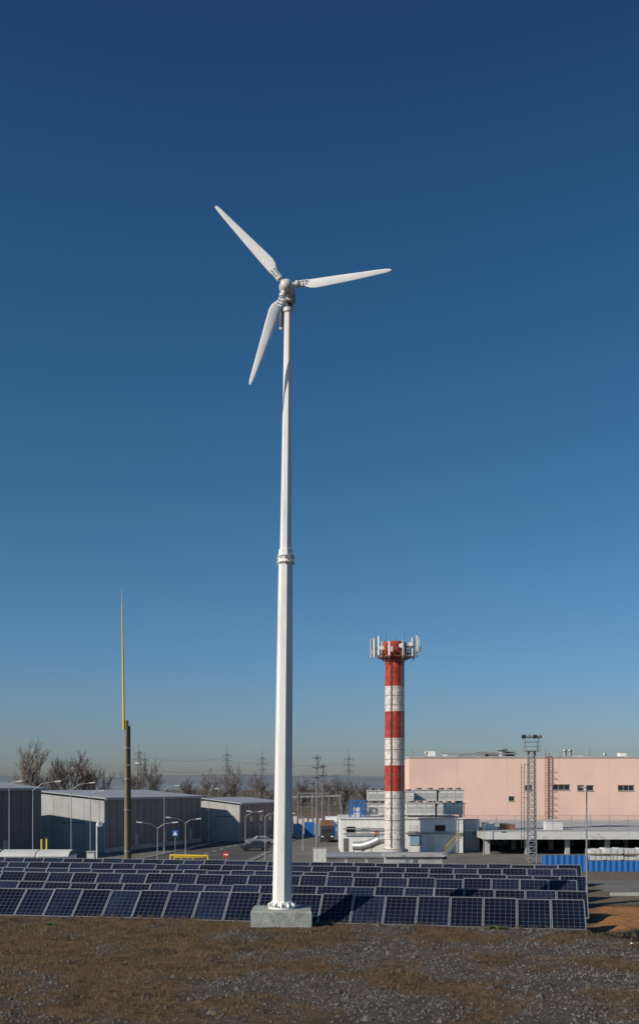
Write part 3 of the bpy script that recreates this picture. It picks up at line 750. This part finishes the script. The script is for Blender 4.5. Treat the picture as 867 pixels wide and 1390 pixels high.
def car(px,d,m,rot=0):
    x=bx(px,d); o=Obj('parked_car',Matrix.Translation((x,d,-3.988))@Matrix.Rotation(rot,4,'Z'))
    prof=[(-2.1,.35),(-2.15,.75),(-1.5,.92),(-.9,1.0),(-.3,1.42),(.9,1.45),(1.6,1.0),(2.1,.92),(2.15,.4)]
    vs=[(px_,-.85*(1 if z<1.1 else .8),z) for px_,z in prof]+[(px_,.85*(1 if z<1.1 else .8),z) for px_,z in prof]; n=len(prof)
    o.add('body',m,vs,[tuple(range(n)),tuple(range(2*n-1,n-1,-1))]+[(i,i+n,(i+1)%n+n,(i+1)%n) for i in range(n)])
    for s in(-1,1): o.add('side_windows',glass_dk,[(-.8,s*.855,1.0),(1.45,s*.855,1.0),(.9,s*.70,1.38),(-.3,s*.70,1.38)],[(0,1,2,3)])
    for xx in(-1.35,1.35):
        for s in(-1,1): o.cyl('wheels',rubber,(xx,s*.68,.32),(xx,s*.88,.32),.32,.32,16)
    o.done()
silver=mk('silver_car_paint',(.45,.46,.47),.3,.5)
car(352,165,silver,.3); car(346,150,mk('dark_car_paint',(.04,.05,.07),.3),.2)

o=Obj('no_entry_sign'); d=118; x=bx(307,d)
o.cyl('post',steel,(x,d,-4),(x,d,hz(1156,d)),.04,.04,8); o.cyl('disc',sign_red,(x,d-.05,hz(1160,d)),(x,d-.09,hz(1160,d)),.36,.36,20); o.box('bar',sign_white,x-.25,x+.25,d-.115,d-.095,hz(1160,d)-.07,hz(1160,d)+.07); o.done()
o=Obj('pedestrian_crossing_sign'); d=130; x=bx(238,d); zc=hz(1131,d)
o.cyl('post',steel,(x,d,-4),(x,d,zc+.4),.04,.04,8); o.box('plate',blue,x-.36,x+.36,d-.09,d-.05,zc-.36,zc+.36); o.add('triangle',sign_white,[(x-.27,d-.095,zc-.25),(x+.27,d-.095,zc-.25),(x,d-.095,zc+.25)],[(0,1,2)]); o.done()
o=Obj('yellow_gas_pipe'); d=109
o.tube('pipe',yellow,[V(bx(232,d),d,-3.6),V(bx(232,d),d,hz(1161,d)),V(bx(282,d),d,hz(1162,d)),V(bx(286,d),d,-3.6)],.11,10)
o.tube('lower_pipe',yellow,[V(bx(236,d),d+.5,-3.6),V(bx(236,d),d+.5,hz(1164,d)),V(bx(276,d),d+.5,hz(1164,d))],.08,8)
for px in(246,262): o.bar('supports',yellow,(bx(px,d),d,-4),(bx(px,d),d,hz(1162,d)),.08)
o.done()
o=Obj('gas_regulator_station'); d=110
for px in(57,64): o.cyl('vents',yellow,(bx(px,d),d,-4),(bx(px,d),d,hz(1139,d)),.12,.10,8)
o.tube('manifold',yellow,[V(bx(50,d),d-.5,-3),V(bx(50,d),d-.5,hz(1158,d)),V(bx(98,d),d-.5,hz(1158,d)),V(bx(98,d),d-.5,-3.5)],.10,8)
o.cyl('vents_grey',unit_grey,(bx(132,d),d,-4),(bx(132,d),d,hz(1118,d)),.10,.10,8)
o.box('cabinet',unit_grey,bx(118,d),bx(128,d),d,d+1,-4,hz(1157,d)); o.box('cabinet_roof',conc_lt,bx(117,d),bx(129,d),d-.1,d+1.1,hz(1157,d),hz(1157,d)+.1)
o.cyl('satellite_dish',wht_clad,(bx(136,d),d-.2,hz(1119,d)),(bx(136,d)+.1,d-.35,hz(1119,d)+.05),.35,.3,14)
o.done()
o=Obj('low_storage_sheds'); d=105
for a,b_ in((0,46),(50,92),(-60,-6)):
    x0,x1=bx(a,d),bx(b_,d); zt4=hz(1156,d)
    o.box('walls',wht_clad,x0,x1,d,d+4,-4,zt4-.5)
    n=8; vs=[]
    for i in range(n+1):
        t=i/n; yy=d-.2+4.4*t; vs += [(x0-.1,yy,zt4-.5+.6*math.sin(math.pi*t)**.6),(x1+.1,yy,zt4-.5+.6*math.sin(math.pi*t)**.6)]
    o.add('curved_roof',tarp,vs,[(i*2,i*2+1,i*2+3,i*2+2) for i in range(n)],True)
    o.box('doors',louvre,x0+.6,x0+1.6,d-.04,d-.005,-4,-2.4)
o.done()
o=Obj('inverter_cabinets')
for px in(425,431,437):
    x=bx(px,100); o.box('cabinets',unit_grey,x,x+.4,100,100.5,-4,hz(1152,100)); o.box('hoods',conc_lt,x-.03,x+.43,99.97,100.53,hz(1152,100),hz(1152,100)+.06)
o.done()

# ------------------------------------------------------------------ roads
def sheet(name,mat,pts,z):
    o=Obj(name); o.add('s',mat,[(x,y,z) for x,y in pts],[tuple(range(len(pts)))]); return o.done()
G=-4
sheet('asphalt_yard',paving,[(-60,101),(90,101),(90,200),(-60,260)],G+.004)
sheet('road',asphalt,[(-26,101),(-12,101),(0,240),(-9,240)],G+.008)
sheet('road',asphalt,[(-60,109),(80,107),(80,115.5),(-60,117)],G+.012)
o=Obj('road_markings')
for k in range(24):
    t=k/24; x=-19+(-4.5+19)*t; y=118+(238-118)*t
    o.add('dash',line_white,[(x-.08,y,G+.016),(x+.08,y,G+.016),(x+.4,y+2.4,G+.016),(x+.24,y+2.4,G+.016)],[(0,1,2,3)])
for k in range(30):
    x=-55+k*4.5; o.add('dash',line_white,[(x,112.3,G+.016),(x+2,112.3,G+.016),(x+2,112.45,G+.016),(x,112.45,G+.016)],[(0,1,2,3)])
for k in range(8): o.add('dash',line_white,[(-21+k*.9,119,G+.016),(-20.5+k*.9,119,G+.016),(-20.2+k*.9,122,G+.016),(-20.7+k*.9,122,G+.016)],[(0,1,2,3)])
o.done()
o=Obj('kerb')
o.bar('kerb_a',conc_lt,(-9.2,118,G+.06),(.2,240,G+.06),.15,.14); o.bar('kerb_b',conc_lt,(-24.3,118,G+.06),(-9.2,240,G+.06),.15,.14); o.bar('kerb_c',conc_lt,(-8,106.8,G+.06),(80,106.2,G+.06),.15,.14)
o.done()
sheet('service_path',paving,[(14.2,50.5),(60,50.5),(60,58.5),(15.0,58.5)],-.02+.006)
o=Obj('service_path_kerb'); o.bar('k',conc_lt,(14.2,50.4,.05),(60,50.4,.05),.14,.16); o.done()
o=Obj('bollard'); x=bx(857,33); o.cyl('post',dark_steel,(x,33,-.1),(x,33,.42),.05,.045,10); o.sphere('cap',dark_steel,(x,33,.42),.06,10,6); o.cyl('band',unit_grey,(x,33,.28),(x,33,.32),.053,.053,10); o.done()
o=Obj('wire_fence')
for k in range(9):
    x=15.5+k*3; o.bar('posts',steel,(x,47.6,-.1),(x,47.6,1.5),.05)
for zz in(.5,1.0,1.45): o.bar('wires',steel,(15.5,47.6,zz),(39.5,47.6,zz),.012)
o.done()

# ------------------------------------------------------------------ trees
def tree_mesh(name,seed,mat,H=11,levels=6,twig=.035,birch=False):
    rnd=random.Random(seed); vs=[];fs=[]
    def seg(a,b,r0,r1):
        d=(b-a).normalized(); u=V(0,0,1) if abs(d.z)<.9 else V(1,0,0); x=d.cross(u).normalized(); y=d.cross(x); o_=len(vs)
        for q,r in((a,r0),(b,r1)):
            for i in range(3):
                t=2.0944*i; vs.append(q+x*math.cos(t)*r+y*math.sin(t)*r)
        for i in range(3): fs.append((o_+i,o_+(i+1)%3,o_+3+(i+1)%3,o_+3+i))
    def grow(p,d,l,r,lv):
        n=3 if lv>2 else 2; q=p
        pts=[p]
        for i in range(n):
            d=(d+V(rnd.uniform(-1,1),rnd.uniform(-1,1),rnd.uniform(-.6,1))*.16+V(0,0,.05)).normalized()
            q2=q+d*l/n; ra=r*(1-.35*i/n); rb_=r*(1-.35*(i+1)/n); seg(q,q2,max(ra,twig),max(rb_,twig*.8)); q=q2; pts.append(q)
        if lv==0: return
        k=rnd.choice((3,4)) if lv<levels else 5
        for j in range(k):
            s=rnd.choice(pts[1:]) if j else q
            ax=V(rnd.uniform(-1,1),rnd.uniform(-1,1),rnd.uniform(-.2,.5)).normalized()
            sp=.75 if lv<levels else .65
            if birch: sp*=.55
            nd=(d+ax*sp).normalized()
            if j==0: nd=(d+ax*.25).normalized()
            grow(s,nd,l*rnd.uniform(.55,.82),r*(.62 if j else .75),lv-1)
    grow(V(0,0,0),V(0,0,1),H*.34,H*.016,levels)
    me=bpy.data.meshes.new(name); me.from_pydata(vs,[],fs); me.materials.append(mat)
    hmax=max(v.z for v in vs); return me,hmax
TM=[tree_mesh('tree_a',1,bark,11,5,.014),tree_mesh('tree_b',2,bark,11,5,.014),tree_mesh('tree_c',5,bark,11,5,.014),tree_mesh('tree_d',9,bark,11,5,.014,True)]
def tree(px,d,pyt,k,wf=1):
    me,h=TM[k]; ob=bpy.data.objects.new('bare_tree',me); scene.collection.objects.link(ob)
    s=(hz(pyt,d)+4)/h; ob.location=(bx(px,d),d,-4); ob.scale=(s*wf,s*wf,s); ob.rotation_euler=(0,0,random.random()*6.28)
for a in [(29,235,1000,3,.8),
          (75,260,1024,0,1.1),(96,250,1017,1,1.1),(112,255,1026,2,1.0),(134,262,1034,1,.9),(60,275,1040,2,1.1),
          (184,270,1034,2,.9),(206,268,1030,0,1.0),(262,300,1052,2,1.1),(292,285,1042,1,1),(318,290,1034,0,1.0),(345,285,1046,1,1),
          (406,270,1050,2,1.0),(446,275,1048,2,1.0),(468,280,1050,1,1),(500,300,1058,2,1.1)]:
    tree(*a)
rnd=random.Random(4)
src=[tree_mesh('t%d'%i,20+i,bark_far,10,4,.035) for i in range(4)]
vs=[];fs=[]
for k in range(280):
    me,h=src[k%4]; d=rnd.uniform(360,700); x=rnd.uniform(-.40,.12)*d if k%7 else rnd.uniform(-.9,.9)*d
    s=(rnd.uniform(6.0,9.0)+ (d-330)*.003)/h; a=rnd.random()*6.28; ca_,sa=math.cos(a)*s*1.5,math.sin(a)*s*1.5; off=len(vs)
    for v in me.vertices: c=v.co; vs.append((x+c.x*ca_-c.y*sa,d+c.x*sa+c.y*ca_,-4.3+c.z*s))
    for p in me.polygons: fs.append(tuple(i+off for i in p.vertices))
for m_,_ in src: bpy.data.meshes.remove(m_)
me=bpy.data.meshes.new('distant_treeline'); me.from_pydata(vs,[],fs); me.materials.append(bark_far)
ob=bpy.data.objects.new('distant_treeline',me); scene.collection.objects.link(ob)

# ------------------------------------------------------------------ light, sky, camera
el=30; sd=V(-.85,-.53,0).normalized()
w=bpy.data.worlds.new('World'); scene.world=w; w.use_nodes=True; nt=w.node_tree; N=nt.nodes; L=nt.links
bg=N['Background']; sk=N.new('ShaderNodeTexSky'); sk.sky_type='NISHITA'; sk.sun_disc=False
sk.sun_elevation=R(el); sk.sun_rotation=math.atan2(sd.x,sd.y); sk.altitude=200; sk.air_density=1.0; sk.dust_density=1.0; sk.ozone_density=2.0
# winter air: deeper blue aloft, cool haze at the horizon
tc=N.new('ShaderNodeTexCoord'); sp=N.new('ShaderNodeSeparateXYZ'); L.new(tc.outputs['Generated'],sp.inputs[0])
cr=N.new('ShaderNodeValToRGB'); L.new(sp.outputs['Z'],cr.inputs['Fac'])
stops=[(0,(.80,.86,1.05)),(.048,(.70,.86,1.14)),(.119,(.57,.88,1.20)),(.254,(.41,.84,1.06)),(.456,(.30,.72,.98)),(.62,(.24,.54,.83))]
E=cr.color_ramp.elements
while len(E)<len(stops): E.new(.5)
for e,(p,c) in zip(E,stops): e.position=p; e.color=(*[q/1.4 for q in c],1)
mu=N.new('ShaderNodeMixRGB'); mu.blend_type='MULTIPLY'; mu.inputs[0].default_value=1
L.new(sk.outputs[0],mu.inputs[1]); L.new(cr.outputs[0],mu.inputs[2])
L.new(mu.outputs[0],bg.inputs['Color']); bg.inputs['Strength'].default_value=.098
sl=bpy.data.lights.new('sun','SUN'); sl.energy=4.4; sl.angle=R(.5); sl.color=(1,.91,.79)
so=bpy.data.objects.new('sun',sl); scene.collection.objects.link(so)
dirv=V(sd.x*math.cos(R(el)),sd.y*math.cos(R(el)),math.sin(R(el)))
so.rotation_euler=dirv.to_track_quat('Z','Y').to_euler(); so.location=(-30,-20,40)
cam=bpy.data.cameras.new('camera'); co=bpy.data.objects.new('camera',cam); scene.collection.objects.link(co)
co.location=(0,0,EYE); co.rotation_euler=(R(90),0,0)
cam.sensor_fit='VERTICAL'; cam.sensor_height=36; cam.lens=36*F/1390; cam.shift_y=(1068-695)/1390; cam.clip_start=.5; cam.clip_end=20000
scene.camera=co
scene.view_settings.view_transform='Standard'; scene.view_settings.look='None'; scene.view_settings.exposure=0
